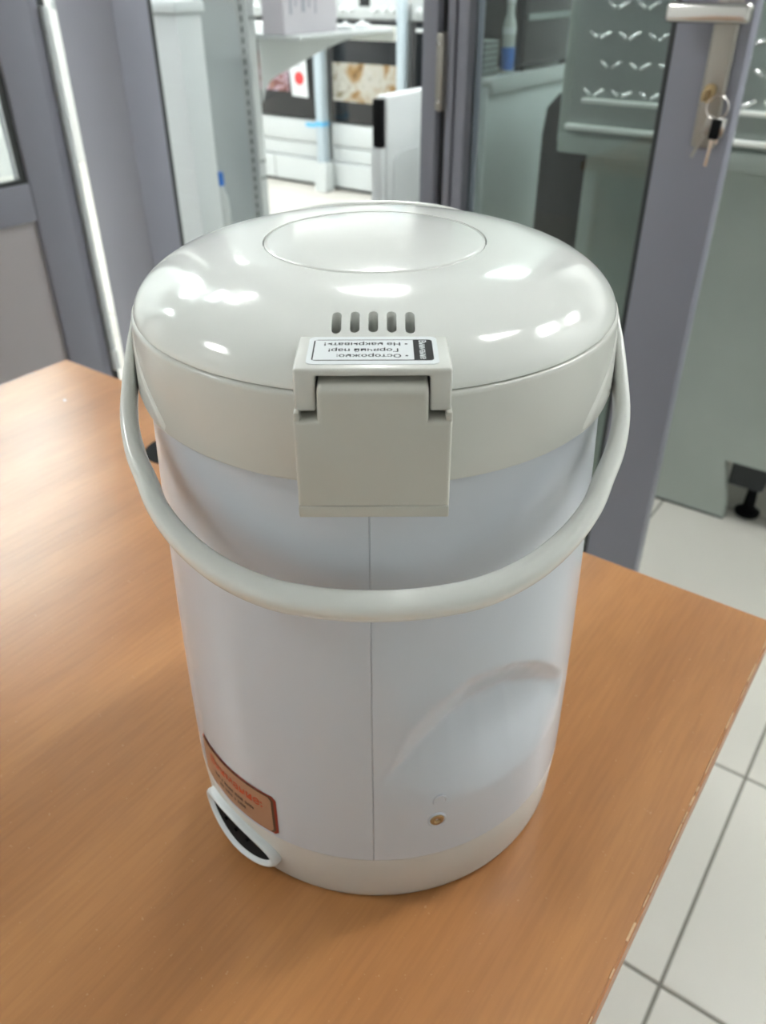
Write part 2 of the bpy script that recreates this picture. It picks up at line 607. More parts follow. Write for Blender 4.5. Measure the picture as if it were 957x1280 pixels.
lp = [(0.02, 0.2738), (0.0962, 0.2738), (0.0966, 0.2741)]
t0 = math.asin((0.2746 - ZB) / (LZT - ZB))
for i in range(25):
    t = t0 + (PI / 2 - t0) * i / 24
    lp.append((LRT - 0.0002 + (LR - LRT + 0.0002) * math.cos(t), ZB + (LZT - ZB) * math.sin(t)))
lp += [(0.0442, LZT - 0.0022), (0.02, LZT - 0.0022)]
bm = bmesh.new()
lathe(bm, lp, 160)
bmesh.ops.recalc_face_normals(bm, faces=bm.faces)
lid_me = bpy.data.meshes.new('lid')
bm.to_mesh(lid_me)
bm.free()
bm = bmesh.new()
for k in range(5):
    cxs = (k - 2) * 0.0059
    out = []
    hw, ya, yb = 0.00155, -0.0722, -0.0818
    for i in range(9):
        an = PI * i / 8
        out.append((cxs + hw * math.cos(an), ya - hw + hw * math.sin(an)))
    for i in range(9):
        an = PI + PI * i / 8
        out.append((cxs + hw * math.cos(an), yb + hw + hw * math.sin(an)))
    A = [bm.verts.new((u, v, 0.2795)) for u, v in out]
    B = [bm.verts.new((u, v, 0.305)) for u, v in out]
    n = len(out)
    bm.faces.new(list(reversed(A)))
    bm.faces.new(B)
    for i in range(n):
        bm.faces.new((A[i], A[(i + 1) % n], B[(i + 1) % n], B[i]))
bmesh.ops.recalc_face_normals(bm, faces=bm.faces)
cut_me = bpy.data.meshes.new('cut')
bm.to_mesh(cut_me)
bm.free()
lid_me2 = boolean_cut(lid_me, cut_me)
lid_me2.materials.clear()
lid = link_mesh('lid', lid_me2, 'lid', POT, smooth=True, angle=35)
bm = bmesh.new()
lathe(bm, [(0.0436, LZT - 0.002), (0.0438, LZT - 0.0004), (0.0436, LZT - 0.0001), (0.042, LZT + 0.0002), (0.03, LZT + 0.0009), (0.015, LZT + 0.0014), (0.0, LZT + 0.0016)], 128, caps=False)
mesh_obj('lid_button', bm, 'lid', lid, smooth=True, angle=60)
# raised release lever on the far rim of the lid
bm = bmesh.new()
pts = []
for i in range(41):
    s = -1 + 2 * i / 40
    an = (90 - 33 * s) * D2R
    h = 0.2886 - 0.0050 * abs(s) ** 3
    pts.append((an, h))
ring = []
for an, h in pts:
    c_, s_ = math.cos(an), math.sin(an)
    ring.append([bm.verts.new((r * c_, r * s_, z)) for r, z in ((0.0895, 0.2765), (0.0915, h - 0.0008), (0.0925, h), (0.0950, h), (0.0962, h - 0.0015), (0.0975, 0.2765))])
for i in range(40):
    for j in range(6):
        bm.faces.new((ring[i][j], ring[i][(j + 1) % 6], ring[i + 1][(j + 1) % 6], ring[i + 1][j]))
bm.faces.new(ring[0])
bm.faces.new(list(reversed(ring[-1])))
mesh_obj('lid_lever', bm, 'lid', lid, smooth=True, angle=50)

# hinge bracket on the lid: top plate with two arms (one mesh)
FY = -0.1095
PZ = 0.2882
bm = bmesh.new()
outline = [(-0.0234, PZ), (0.0234, PZ), (0.0234, 0.2745), (0.0170, 0.2745), (0.0170, PZ - 0.0024), (-0.0170, PZ - 0.0024), (-0.0170, 0.2745), (-0.0234, 0.2745)]
A = [bm.verts.new((u, FY, v)) for u, v in outline]
B = [bm.verts.new((u, -0.084, v)) for u, v in outline]
n = len(outline)
bm.faces.new(A)
bm.faces.new(list(reversed(B)))
for i in range(n):
    bm.faces.new((A[i], B[i], B[(i + 1) % n], A[(i + 1) % n]))
bmesh.ops.recalc_face_normals(bm, faces=bm.faces)
bmesh.ops.bevel(bm, geom=list(bm.edges), offset=0.0009, segments=3, affect='EDGES', profile=0.5)
mesh_obj('hinge_bracket', bm, 'collar', POT, smooth=True, angle=50)
# hinge cover: narrow tongue over a wider block
bm = bmesh.new()
outline = [(-0.0240, 0.2377), (0.0240, 0.2377), (0.0238, 0.2727), (0.0166, 0.2727), (0.0164, 0.2840), (-0.0164, 0.2840), (-0.0166, 0.2727), (-0.0238, 0.2727)]
A = [bm.verts.new((u, -0.1125, v)) for u, v in outline]
B = [bm.verts.new((u, -0.092, v)) for u, v in outline]
bm.faces.new(A)
bm.faces.new(list(reversed(B)))
for i in range(n):
    bm.faces.new((A[i], B[i], B[(i + 1) % n], A[(i + 1) % n]))
bmesh.ops.recalc_face_normals(bm, faces=bm.faces)
top_e = [e for e in bm.edges if all(v.co.z > 0.283 and v.co.y < -0.1 for v in e.verts)]
bmesh.ops.bevel(bm, geom=top_e, offset=0.0034, segments=5, affect='EDGES', profile=0.5)
side_e = [e for e in bm.edges if all(v.co.y < -0.1 for v in e.verts) and e.calc_face_angle(0) > 1.0]
bmesh.ops.bevel(bm, geom=side_e, offset=0.0016, segments=3, affect='EDGES', profile=0.5)
hc = mesh_obj('hinge_cover', bm, 'latch', POT, smooth=True, angle=50)
hc['label'] = 'matte cream hinge cover block'
# lower lip line and little shoulder ears of the cover
box('cover_lip', (-0.0239, -0.1130, 0.2386), (0.0239, -0.1120, 0.2428), 'latch', hc, 0.0006, 2)
for s in (-1, 1):
    x0, x1 = sorted((s * 0.0218, s * 0.0237))
    box('cover_ear', (x0, -0.1118, 0.2705), (x1, -0.094, 0.2752), 'latch', hc, 0.0006, 2)
box('hinge_pin_block', (-0.0165, -0.1035, 0.2790), (-0.008, -0.092, 0.2850), 'latch', hc, 0.0005, 1)
box('hinge_pin_block', (0.008, -0.1035, 0.2790), (0.0165, -0.092, 0.2850), 'latch', hc, 0.0005, 1)

# steam warning label on the bracket, upside down to the viewer


def lab_map(lift):
    def f(u, v):
        return (-u, -0.0957 - v, PZ + lift)
    return f


def round_rect(w, h, r, k=6):
    pts = []
    for cx_, cy_, a0 in ((w / 2 - r, h / 2 - r, 0), (-w / 2 + r, h / 2 - r, PI / 2), (-w / 2 + r, -h / 2 + r, PI), (w / 2 - r, -h / 2 + r, 1.5 * PI)):
        for i in range(k + 1):
            an = a0 + PI / 2 * i / k
            pts.append((cx_ + r * math.cos(an), cy_ + r * math.sin(an)))
    return pts


def flat_poly(name, pts, fmap, material, parent):
    bm = bmesh.new()
    bm.faces.new([bm.verts.new(fmap(*p)) for p in pts])
    return mesh_obj(name, bm, material, parent)


def slab(name, pts, lift0, lift1, material, parent):
    bm = bmesh.new()
    A = [bm.verts.new(lab_map(lift0)(*p)) for p in pts]
    B = [bm.verts.new(lab_map(lift1)(*p)) for p in pts]
    bm.faces.new(A)
    bm.faces.new(list(reversed(B)))
    for i in range(len(pts)):
        bm.faces.new((A[i], B[i], B[(i + 1) % len(pts)], A[(i + 1) % len(pts)]))
    return mesh_obj(name, bm, material, parent)


LW, LH = 0.0395, 0.0212
lab = slab('steam_label', round_rect(LW, LH, 0.0022), -0.0001, 0.00015, 'label_white', POT)
lab['label'] = 'white steam warning label printed in black'
flat_poly('label_border', round_rect(LW - 0.0030, LH - 0.0050, 0.0014), lab_map(0.00019), 'ink', lab)
flat_poly('label_field', [(-0.01235, -0.0076), (0.0178, -0.0076), (0.0178, 0.0076), (-0.01235, 0.0076)], lab_map(0.00023), 'label_white', lab)
text_obj('label_text', [('• Осторожно:', 0.0034, -0.0108, 0.0046, 0, 'LEFT'),
                        ('   Горячий пар!', 0.0034, -0.0108, 0.0002, 0, 'LEFT'),
                        ('• Не накрывать!', 0.0034, -0.0108, -0.0045, 0, 'LEFT')], lab_map(0.00027), 'ink', lab)
text_obj('label_heading', [('Внимание', 0.0030, -0.0151, 0.0, PI / 2, 'CENTER')], lab_map(0.00027), 'label_white', lab)

# handle mounts: slightly raised side covers of the collar
for s in (-1, 1):
    bm = bmesh.new()
    rows = []
    for i in range(9):
        z = 0.2414 + (0.2710 - 0.2414) * i / 8
        half = 41 - 22 * smooth01((z - 0.2414) / 0.030)
        row = []
        for j in range(33):
            q = -1 + 2 * j / 32
            az = (0 if s > 0 else 180) + q * half
            edge = 0.0007 if (0 < j < 32) else -0.0006
            if i in (0, 8):
                edge = min(edge, -0.0004)
            r = 0.0990 - 0.0016 * (z - 0.2425) / 0.03 + edge
            row.append(bm.verts.new((r * math.cos(az * D2R), r * math.sin(az * D2R), z)))
        rows.append(row)
    for i in range(8):
        for j in range(32):
            bm.faces.new((rows[i][j], rows[i][j + 1], rows[i + 1][j + 1], rows[i + 1][j]))
    mesh_obj('handle_mount', bm, 'collar', POT, smooth=True, angle=60)

# carrying handle: a flattened hoop hanging at the front
HA = math.radians(31)
half = [(0.0990, 0.000), (0.0988, 0.010), (0.0984, 0.0225), (0.0962, 0.0500), (0.0916, 0.067), (0.0855, 0.0800), (0.0800, 0.0912), (0.0710, 0.1028), (0.0600, 0.1126), (0.0483, 0.1197), (0.0360, 0.1247), (0.0240, 0.1273), (0.0120, 0.1288), (0.0, 0.1292)]
ctrl = [(-x, v) for x, v in half] + [(x, v) for x, v in reversed(half[:-1])]


def catmull(P, sub):
    out = []
    n_ = len(P)
    for i in range(n_ - 1):
        p0, p1, p2, p3 = P[max(i - 1, 0)], P[i], P[i + 1], P[min(i + 2, n_ - 1)]
        for k_ in range(sub):
            t_ = k_ / sub
            out.append(tuple(0.5 * (2 * b + (c - a_) * t_ + (2 * a_ - 5 * b + 4 * c - d) * t_ ** 2 + (-a_ + 3 * b - 3 * c + d) * t_ ** 3)
                             for a_, b, c, d in zip(p0, p1, p2, p3)))
    out.append(P[-1])
    return out


hp = [Vector((x, -v * math.cos(HA), 0.266 - v * math.sin(HA))) for x, v in catmull(ctrl, 5)]
hn = Vector((0, -math.sin(HA), math.cos(HA)))


def handle_prof(t):
    # (side, up): side points along the hoop radius, up is normal to the hoop plane
    e = smooth01(min(t, 1 - t) / 0.2)
    e2 = smooth01((min(t, 1 - t) - 0.2) / 0.2)
    w = 0.0014 + 0.0026 * e + 0.0012 * e2
    h = 0.0048 + 0.0016 * e
    out = []
    for i in range(20):
        an = 2 * PI * i / 20
        c_, s_ = math.cos(an), math.sin(an)
        out.append((w * math.copysign(abs(c_) ** 0.75, c_), h * math.copysign(abs(s_) ** 0.75, s_)))
    return out


bm = bmesh.new()
sweep(bm, hp, handle_prof, up=hn)
mesh_obj('handle', bm, 'handle', POT, smooth=True, angle=60)

# power socket in the base
SA, SZ, SHA, SHZ = -135.6, 0.0158, 16.0, 0.0125


def sock(an, k, r):
    c_, s_ = math.cos(an), math.sin(an)
    az = (SA + SHA * k * math.copysign(abs(c_) ** 1.15, c_)) * D2R
    z = SZ + SHZ * k * math.copysign(abs(s_) ** 1.0, s_)
    return Vector((r * math.cos(az), r * math.sin(az), z))


bm = bmesh.new()
prof_s = [(1.07, 0.0985), (1.045, 0.1040), (1.00, 0.1052), (0.95, 0.1054), (0.90, 0.1046), (0.86, 0.1010)]
NS = 56
rings = [[bm.verts.new(sock(2 * PI * i / NS, k, r)) for i in range(NS)] for k, r in prof_s]
for a_, b_ in zip(rings, rings[1:]):
    for i in range(NS):
        bm.faces.new((a_[i], a_[(i + 1) % NS], b_[(i + 1) % NS], b_[i]))
rim = mesh_obj('socket_rim', bm, 'rim', POT, smooth=True, angle=70)
bm = bmesh.new()
cv = bm.verts.new(sock(0, 0.0, 0.1028))
ro = [bm.verts.new(sock(2 * PI * i / NS, 0.885, 0.1030)) for i in range(NS)]
for i in range(NS):
    bm.faces.new((cv, ro[i], ro[(i + 1) % NS]))
mesh_obj('socket_recess', bm, 'black', rim, smooth=True)
for da in (-5, 0, 5):
    az = (SA + da) * D2R
    tube('socket_pin', [(r * math.cos(az), r * math.sin(az), SZ) for r in (0.1025, 0.1040)], 0.0011, 'black', rim, 8)


# warning sticker on the shell above the socket
def cyl_patch(name, az0, az1, z0, z1, lift, material, parent, rc=0.0):
    bm = bmesh.new()
    nz, na = 12, 24
    rows = []
    for i in range(nz + 1):
        z = z0 + (z1 - z0) * i / nz
        ins = 0.0
        if rc:
            dz = min(z - z0, z1 - z)
            if dz < rc:
                ins = rc - math.sqrt(max(0, rc * rc - (rc - dz) ** 2))
        insd = math.degrees(ins / 0.101)
        rows.append([bm.verts.new(cyl_pt(az0 + insd + (az1 - az0 - 2 * insd) * j / na, z, lift)) for j in range(na + 1)])
    for i in range(nz):
        for j in range(na):
            bm.faces.new((rows[i][j], rows[i][j + 1], rows[i + 1][j + 1], rows[i + 1][j]))
    return mesh_obj(name, bm, material, parent, smooth=True, recalc=False)


def cyl_pt(azd, z, lift):
    r = body_r(z) + lift
    return (r * math.cos(azd * D2R), r * math.sin(azd * D2R), z)


st = cyl_patch('warning_sticker', -151, -117.8, 0.0372, 0.0652, 0.0003, 'sticker_red', POT, 0.002)
st['label'] = 'orange warning sticker with dark red border'
cyl_patch('sticker_line', -150.3, -118.6, 0.0380, 0.0645, 0.0005, 'ink_soft', st, 0.002)
cyl_patch('sticker_field', -149.8, -119.3, 0.0386, 0.0639, 0.0007, 'sticker_tan', st, 0.0015)


def st_map(u, v):
    return cyl_pt(-134.5 + math.degrees(u / 0.1015), 0.0513 + v, 0.0009)


text_obj('sticker_heading', [('Внимание:', 0.0080, 0.0015, 0.0052, 0, 'CENTER')], st_map, 'sticker_word', st)
V, F = [], []
for ln, (vy, words) in enumerate(((-0.0022, (5, 1.5, 8, 6, 7)), (-0.0066, (4, 7, 2, 6)))):
    u = -0.0150 + 0.004 * ln
    for w in words:
        n_ = max(1, int(w / 1.2))
        for k in range(n_):
            a0 = u + k * 0.0012
            o = len(V)
            hh = 0.0013
            V += [st_map(a0, vy - hh), st_map(a0 + 0.0009, vy - hh), st_map(a0 + 0.0009, vy + hh * random.uniform(0.2, 1)), st_map(a0, vy + hh * random.uniform(0.2, 1))]
            F.append((o, o + 1, o + 2, o + 3))
        u += n_ * 0.0012 + 0.0014
me = bpy.data.meshes.new('sticker_print')
me.from_pydata(V, [], F)
link_mesh('sticker_print', me, 'ink_soft', st)

# screw low on the shell, with a moulded mark above it


def radial(azd, z, lift=0.0):
    a_ = azd * D2R
    r = body_r(z) - dent(azd, z) + lift
    return Matrix.Translation((r * math.cos(a_), r * math.sin(a_), z)) @ Matrix.Rotation(a_, 4, 'Z') @ Matrix.Rotation(PI / 2, 4, 'Y')


bm = bmesh.new()
lathe(bm, [(0.0046, -0.0006), (0.0046, 0.0003), (0.0040, 0.0007), (0.0034, 0.0003)], 28, caps=False)
o = mesh_obj('screw_collar', bm, 'body', POT, smooth=True)
o.matrix_local = radial(-74.5, 0.0605)
bm = bmesh.new()
lathe(bm, [(0.0034, -0.0004), (0.0034, 0.0004), (0.0030, 0.0009), (0.0017, 0.0010), (0.0013, 0.0002), (0.0, -0.0002)], 28, caps=False)
o = mesh_obj('screw', bm, 'brass', POT, smooth=True)
o.matrix_local = radial(-74.5, 0.0605)
bm = bmesh.new()
sweep(bm, [Vector((0.0030 * math.cos(q), 0.0030 * math.sin(q), 0)) for q in [math.radians(60 + 15 * i) for i in range(17)]], lambda t: circ_prof(0.0005, 6))
o = mesh_obj('moulded_mark', bm, 'body', POT, smooth=True)
o.matrix_local = radial(-73.9, 0.0735)

# ------------------------------------------------------------------ partition: pillar, posts, header, doors
HZ = 2.15
p1 = struct('trim_1', 'lilac-grey aluminium pillar at the left of the open doorway', 'pillar', (-1.59, 1.235, 0))
box('post', (-0.09, -0.045, 0), (0.09, 0.045, CEIL), 'alu', p1, 0.003, 2)
box('gasket', (0.0802, 0.0452, 0), (0.0895, 0.055, CEIL), 'gasket', p1)
p2 = struct('trim_2', 'lilac-grey aluminium door post with hinge between doorway and glazed door', 'door post', (-0.772, 1.25, 0))
box('post', (-0.028, -0.03, 0), (0.0, 0.03, HZ), 'alu', p2, 0.002, 2)
box('rebate', (0.0, -0.012, 0), (0.013, 0.03, HZ), 'gasket', p2, 0.001, 1)
box('stop', (0.013, -0.022, 0), (0.027, 0.03, HZ), 'alu', p2, 0.002, 2)
for z in (0.35, 0.98, 1.75):
    box('hinge', (-0.0005, -0.034, z - 0.055), (0.0135, -0.0122, z + 0.055), 'nickel', p2, 0.004, 2)
    for q in (-0.04, 0.04):
        bm = bmesh.new()
        lathe(bm, [(0.004, 0), (0.0035, 0.0015), (0, 0.002)], 14, caps=False)
        o = mesh_obj('hinge_screw', bm, 'chrome', p2, smooth=True)
        o.matrix_local = Matrix.Translation((0.0065, -0.034, z + q)) @ Matrix.Rotation(PI / 2, 4, 'X')
p3 = struct('trim_3', 'lilac-grey aluminium header over the doorway and glazed door', 'door header', (-0.6, 1.25, HZ))
box('header', (-0.9, -0.03, 0.0), (0.95, 0.03, 0.09), 'alu', p3, 0.002, 1)
box('glass', (-0.89, -0.004, 0.09), (0.95, 0.004, CEIL - HZ), 'glass_clear', p3)

# glazed door leaf with lock stile (right)
d2 = struct('door_2', 'glazed aluminium door leaf with lever handle and keys in the lock', 'door', (-0.742, 1.25, 0))
W2 = 0.432
box('stile', (W2 - 0.096, -0.025, 0.01), (W2, 0.008, HZ - 0.01), 'alu', d2, 0.003, 2)
box('stile', (0.003, -0.025, 0.01), (0.022, 0.025, HZ - 0.01), 'alu', d2, 0.002, 2)
box('gasket', (W2 - 0.1045, -0.018, 0.12), (W2 - 0.096, 0.018, HZ - 0.1), 'gasket', d2)
box('glass', (0.022, -0.003, 0.12), (W2 - 0.1045, 0.003, HZ - 0.1), 'glass', d2)
box('rail', (0.022, -0.025, 0.01), (W2 - 0.096, 0.025, 0.12), 'alu', d2, 0.002, 2)
box('rail', (0.022, -0.025, HZ - 0.1), (W2 - 0.096, 0.025, HZ - 0.01), 'alu', d2, 0.002, 2)
PXc = -0.340 + 0.742
for sgn in (-1, 1):
    if sgn > 0:
        continue
    ya, yb = sorted((sgn * 0.0252, sgn * 0.035))
    pl = box('handle_plate', (PXc - 0.016, ya, 0.912), (PXc + 0.016, yb, 1.135), 'nickel', d2, 0.004, 3)
    pl['label'] = 'long satin nickel handle plate'
    lv = box('lever', (PXc - 0.068, *sorted((sgn * 0.052, sgn * 0.074))[:1], 1.058), (PXc + 0.036, sorted((sgn * 0.052, sgn * 0.074))[1], 1.081), 'chrome', d2, 0.006, 3)
    tube('lever_neck', [(PXc, sgn * 0.033, 1.073), (PXc, sgn * 0.056, 1.073)], 0.009, 'chrome', d2, 14)
    bm = bmesh.new()
    lathe(bm, [(0.0075, 0.0), (0.0075, 0.007), (0.0065, 0.008), (0.0, 0.0085)], 18, caps=False)
    for v in bm.verts:
        v.co.y *= 1.0 if v.co.y > 0 else 2.2
    o = mesh_obj('lock_cylinder', bm, 'brass', d2, smooth=True)
    o.matrix_local = Matrix.Translation((PXc - 0.002, sgn * 0.035, 0.983)) @ Matrix.Rotation(-sgn * PI / 2 if sgn > 0 else PI / 2, 4, 'X')

ks = thing('key_bunch', 'bunch of keys on a steel ring hanging from the door lock', 'keys', (-0.342, 1.207, 0.978))
box('key_in_lock', (-0.0015, -0.026, -0.006), (0.0015, 0.0, 0.006), 'brass', ks, 0.0006, 1)
tube('key_ring', [(0.020 + 0.014 * math.cos(q), -0.020, -0.012 + 0.014 * math.sin(q)) for q in [2 * PI * i / 24 for i in range(24)]], 0.0009, 'chrome', ks, 6, up=Vector((0, 1, 0)), closed=True)
for kx, kz, ln, tilt, hm, sm in ((0.024, -0.027, 0.055, 0.06, 'black', 'chrome'), (0.016, -0.025, 0.052, 0.35, 'nickel', 'nickel'), (0.030, -0.025, 0.030, 0.10, 'chrome', 'chrome')):
    root = box('key_head', (-0.006, -0.0015, -0.022), (0.006, 0.0015, 0.002), hm, ks, 0.0012, 2)
    root.location = (kx, -0.020 - 0.004 * (hm == 'black') + 0.003 * (hm == 'nickel'), kz)
    root.rotation_euler = (0, tilt, 0)
    box('key_blade', (-0.0022, -0.001, -ln), (0.0022, 0.001, -0.0225), sm, root)

# open door leaf on the left, running along the side of the room
d1 = struct('door_1', 'open aluminium door leaf with glass above a grey panel, left of desk', 'door', (-1.5, 1.035, 0))
L1 = 0.86
box('stile', (-0.05, -0.105, 0.01), (0.0, -0.028, HZ - 0.01), 'alu', d1, 0.003, 2)
box('stile_lip', (-0.05, -0.028, 0.01), (-0.012, 0.0, HZ - 0.01), 'alu', d1, 0.002, 2)
box('stile', (-0.05, -L1, 0.01), (0.0, -L1 + 0.09, HZ - 0.01), 'alu', d1, 0.003, 2)
box('rail', (-0.05, -L1 + 0.09, 0.708), (0.0, -0.105, 0.778), 'alu', d1, 0.003, 2)
box('rail', (-0.05, -L1 + 0.09, 0.01), (0.0, -0.105, 0.1), 'alu', d1, 0.003, 2)
box('rail', (-0.05, -L1 + 0.09, HZ - 0.1), (0.0, -0.105, HZ - 0.01), 'alu', d1, 0.003, 2)
box('gasket', (-0.02, -0.112, 0.778), (-0.006, -0.105, HZ - 0.1), 'gasket', d1)
box('gasket', (-0.02, -L1 + 0.09, 0.778), (-0.006, -0.112, 0.785), 'gasket', d1)
box('glass', (-0.028, -L1 + 0.09, 0.785), (-0.022, -0.112, HZ - 0.1), 'glass_clear', d1)
box('infill_panel', (-0.035, -L1 + 0.09, 0.1), (-0.012, -0.105, 0.708), 'panel', d1)
sp = box('edge_strip', (-0.014, 0.001, 0.40), (-0.001, 0.013, 1.062), 'freezer', d1, 0.001, 1)
sp['label'] = 'narrow white plastic strip'
box('strip_end', (-0.014, 0.001, 0.352), (-0.001, 0.018, 0.398), 'rim', d1, 0.001, 1)
box('strip_mount', (-0.03, 0.001, 0.1), (-0.0145, 0.016, 2.0), 'gasket', d1)

# ------------------------------------------------------------------ stainless cabinet behind the glazed door
cab = thing('steel_cabinet', 'stainless steel cabinet with hexagon embossed front, behind glazed door', 'cabinet', (-0.2, 1.8, 0))
box('carcass', (-0.53, 0.03, 0.16), (1.2, 0.6, 1.12), 'steel_low', cab, 0.004, 1)
outline = [(-0.545, 0.79), (1.2, 0.79), (1.2, 0.156), (-0.106, 0.156), (-0.072, 0.0), (-0.072, 0.0), (-0.545, 0.0)]
outline = [(-0.545, 0.79), (1.2, 0.79), (1.2, 0.156), (-0.106, 0.156), (-0.080, 0.05), (-0.075, 0.004), (-0.545, 0.004)]
prism('lower_panel', outline, 'y', 0.0, 0.02, 'steel_low', cab)
box('base_seal', (-0.545, -0.002, 0.0), (-0.075, 0.02, 0.0045), 'gasket', cab)
bm = bmesh.new()
lathe(bm, [(0.028, 0.0), (0.03, 0.008), (0.014, 0.02), (0.011, 0.10), (0.02, 0.11), (0.02, 0.158)], 20)
o = mesh_obj('levelling_foot', bm, 'black', cab, smooth=True)
o.location = (-0.035, 0.06, 0)
box('foot_bracket', (-0.090, 0.022, 0.085), (-0.01, 0.09, 0.16), 'gasket', cab, 0.003, 1)
upn = box('upper_panel', (-0.585, -0.03, 0.80), (1.2, 0.03, 1.15), 'steel', cab, 0.004, 2)
box('corner_strip', (-0.612, -0.02, 0.80), (-0.586, 0.3, 1.15), 'steel_low', cab, 0.006, 2)
box('bottom_trim', (-0.60, -0.04, 0.785), (1.2, 0.0, 0.822), 'steel_low', cab, 0.004, 2)
box('highlight_ledge', (-0.585, -0.048, 0.832), (1.2, -0.0302, 0.843), 'bright_edge', cab, 0.004, 3)  # white colour on both ledges stands in for lamp reflections on steel edges
box('upper_highlight_ledge', (-0.555, -0.044, 0.884), (1.2, -0.0302, 0.893), 'bright_edge', cab, 0.003, 3)
# embossed honeycomb ridges: each cell edge a raised bar
hx, hz = 0.060, 0.058
bar_cache = {}


def ridge(xc, zc, ang, ln):
    key = round(ln, 4)
    if key not in bar_cache:
        bm = bmesh.new()
        add_box(bm, (-ln / 2, -0.0035, -0.0035), (ln / 2, 0.004, 0.0035), 0.0028, 2)
        bmesh.ops.recalc_face_normals(bm, faces=bm.faces)
        me_ = bpy.data.meshes.new('ridge')
        bm.to_mesh(me_)
        bm.free()
        me_.materials.append(M['steel_bright'])
        me_.polygons.foreach_set('use_smooth', [True] * len(me_.polygons))
        bar_cache[key] = me_
    o = bpy.data.objects.new('ridge', bar_cache[key])
    COL.objects.link(o)
    o.parent = cab
    o.location = (xc, -0.0305, zc)
    o.rotation_euler = (0, ang, 0)


for r in range(6):
    for c_ in range(9):
        xx = -0.535 + c_ * hx + (hx / 2 if r % 2 else 0)
        zz = 0.896 + r * hz * 0.88
        ridge(xx - hx / 4 + 0.002, zz + 0.008, 0.62, 0.021)
        ridge(xx + hx / 4 - 0.003, zz + 0.008, -0.50, 0.027)

# ------------------------------------------------------------------ shelf, bottle and boxes seen through the glass
sh = thing('side_shelf', 'pale steel shelf seen through the glazed door', 'shelf', (-1.05, 2.15, 0))
box('shelf_board', (-0.14, -0.25, 0.882), (0.0, 0.25, 0.90), 'white_steel', sh, 0.004, 2)
box('price_rail', (0.0002, -0.25, 0.868), (0.008, 0.25, 0.902), 'white_steel', sh, 0.002, 2)
box('front_panel', (-0.02, -0.25, 0.0), (-0.005, 0.25, 0.8815), 'grey_white', sh, 0.002, 1)
box('end_panel', (-0.14, -0.25, 0.0), (-0.0202, -0.235, 0.8815), 'grey_white', sh, 0.002, 1)
box('end_panel', (-0.14, 0.235, 0.0), (-0.0202, 0.25, 0.8815), 'grey_white', sh, 0.002, 1)
box('back_panel', (-0.148, -0.25, 0.0), (-0.1402, 0.25, 1.6), 'steel_low', sh, 0.002, 1)
bt = thing('bottle', 'tall clear spray bottle with blue label on the shelf behind glass', 'bottle', (-1.078, 2.03, 0.9001))
bm = bmesh.new()
lathe(bm, [(0.014, 0.0), (0.016, 0.003), (0.016, 0.10), (0.013, 0.115), (0.009, 0.125), (0.009, 0.15), (0.007, 0.155)], 24)
mesh_obj('bottle_body', bm, 'clear_bottle', bt, smooth=True)
bm = bmesh.new()
lathe(bm, [(0.0164, 0.008), (0.0165, 0.009), (0.0165, 0.056), (0.0164, 0.057)], 24, caps=False)
mesh_obj('bottle_label', bm, 'blue', bt, smooth=True)
bm = bmesh.new()
lathe(bm, [(0.0164, 0.085), (0.0165, 0.086), (0.0165, 0.098), (0.0164, 0.099)], 24, caps=False)
mesh_obj('bottle_band', bm, 'white_app', bt, smooth=True)
bm = bmesh.new()
lathe(bm, [(0.011, 0.15), (0.011, 0.175), (0.007, 0.185), (0.0, 0.186)], 20)
mesh_obj('bottle_cap', bm, 'white_app', bt, smooth=True)
ms = thing('mesh_box', 'small dark grey mesh box beside the blue-labelled bottle', 'box', (-1.115, 1.955, 0.9001))
box('box_body', (-0.05, -0.04, 0.0), (0.035, 0.03, 0.075), 'mesh_grey', ms, 0.002, 1)
for i in range(6):
    box('mesh_bar', (-0.05, -0.0425, 0.006 + i * 0.0125), (0.0375, 0.0325, 0.009 + i * 0.0125), 'dark_slot', ms)
ap = thing('black_appliance', 'glossy black appliance on the shelf right of the bottle', 'appliance', (-1.165, 2.24, 0.9001))
box('housing', (-0.015, -0.17, 0.008), (0.105, 0.15, 0.26), 'black_glass', ap, 0.012, 3)
box('front_band', (0.104, -0.15, 0.11), (0.108, 0.13, 0.125), 'mesh_grey', ap, 0.001, 1)
for xx in (0.005, 0.085):
    for yy in (-0.14, 0.12):
        bm = bmesh.new()
        lathe(bm, [(0.012, 0), (0.012, 0.009)], 12)
        o = mesh_obj('foot', bm, 'black', ap)
        o.location = (xx, yy, 0)
# dark vacuum cleaner standing on floor between shelf and cabinet
vc = thing('black_canister', 'tall dark canister with hose on the floor beside steel cabinet', 'canister', (-0.882, 2.0, 0))
bm = bmesh.new()
lathe(bm, [(0.052, 0.0), (0.060, 0.02), (0.062, 0.05), (0.062, 0.78), (0.056, 0.84), (0.03, 0.87), (0.0, 0.875)], 40)
mesh_obj('drum', bm, 'black', vc, smooth=True)
bm = bmesh.new()
lathe(bm, [(0.0622, 0.40), (0.064, 0.405), (0.064, 0.425), (0.0622, 0.43)], 40, caps=False)
mesh_obj('clamp_band', bm, 'mesh_grey', vc, smooth=True)
tube('hose', [(-0.01 + 0.03 * math.sin(q), -0.09 - 0.01 * math.sin(2 * q), 0.56 - 0.10 * q) for q in [i * 0.15 for i in range(30)]], 0.010, 'mesh_grey', vc, 12, up=Vector((0.2, 1, 0.1)))
box('carry_bar', (-0.010, -0.04, 0.868), (0.010, 0.04, 0.89), 'mesh_grey', vc, 0.008, 2)

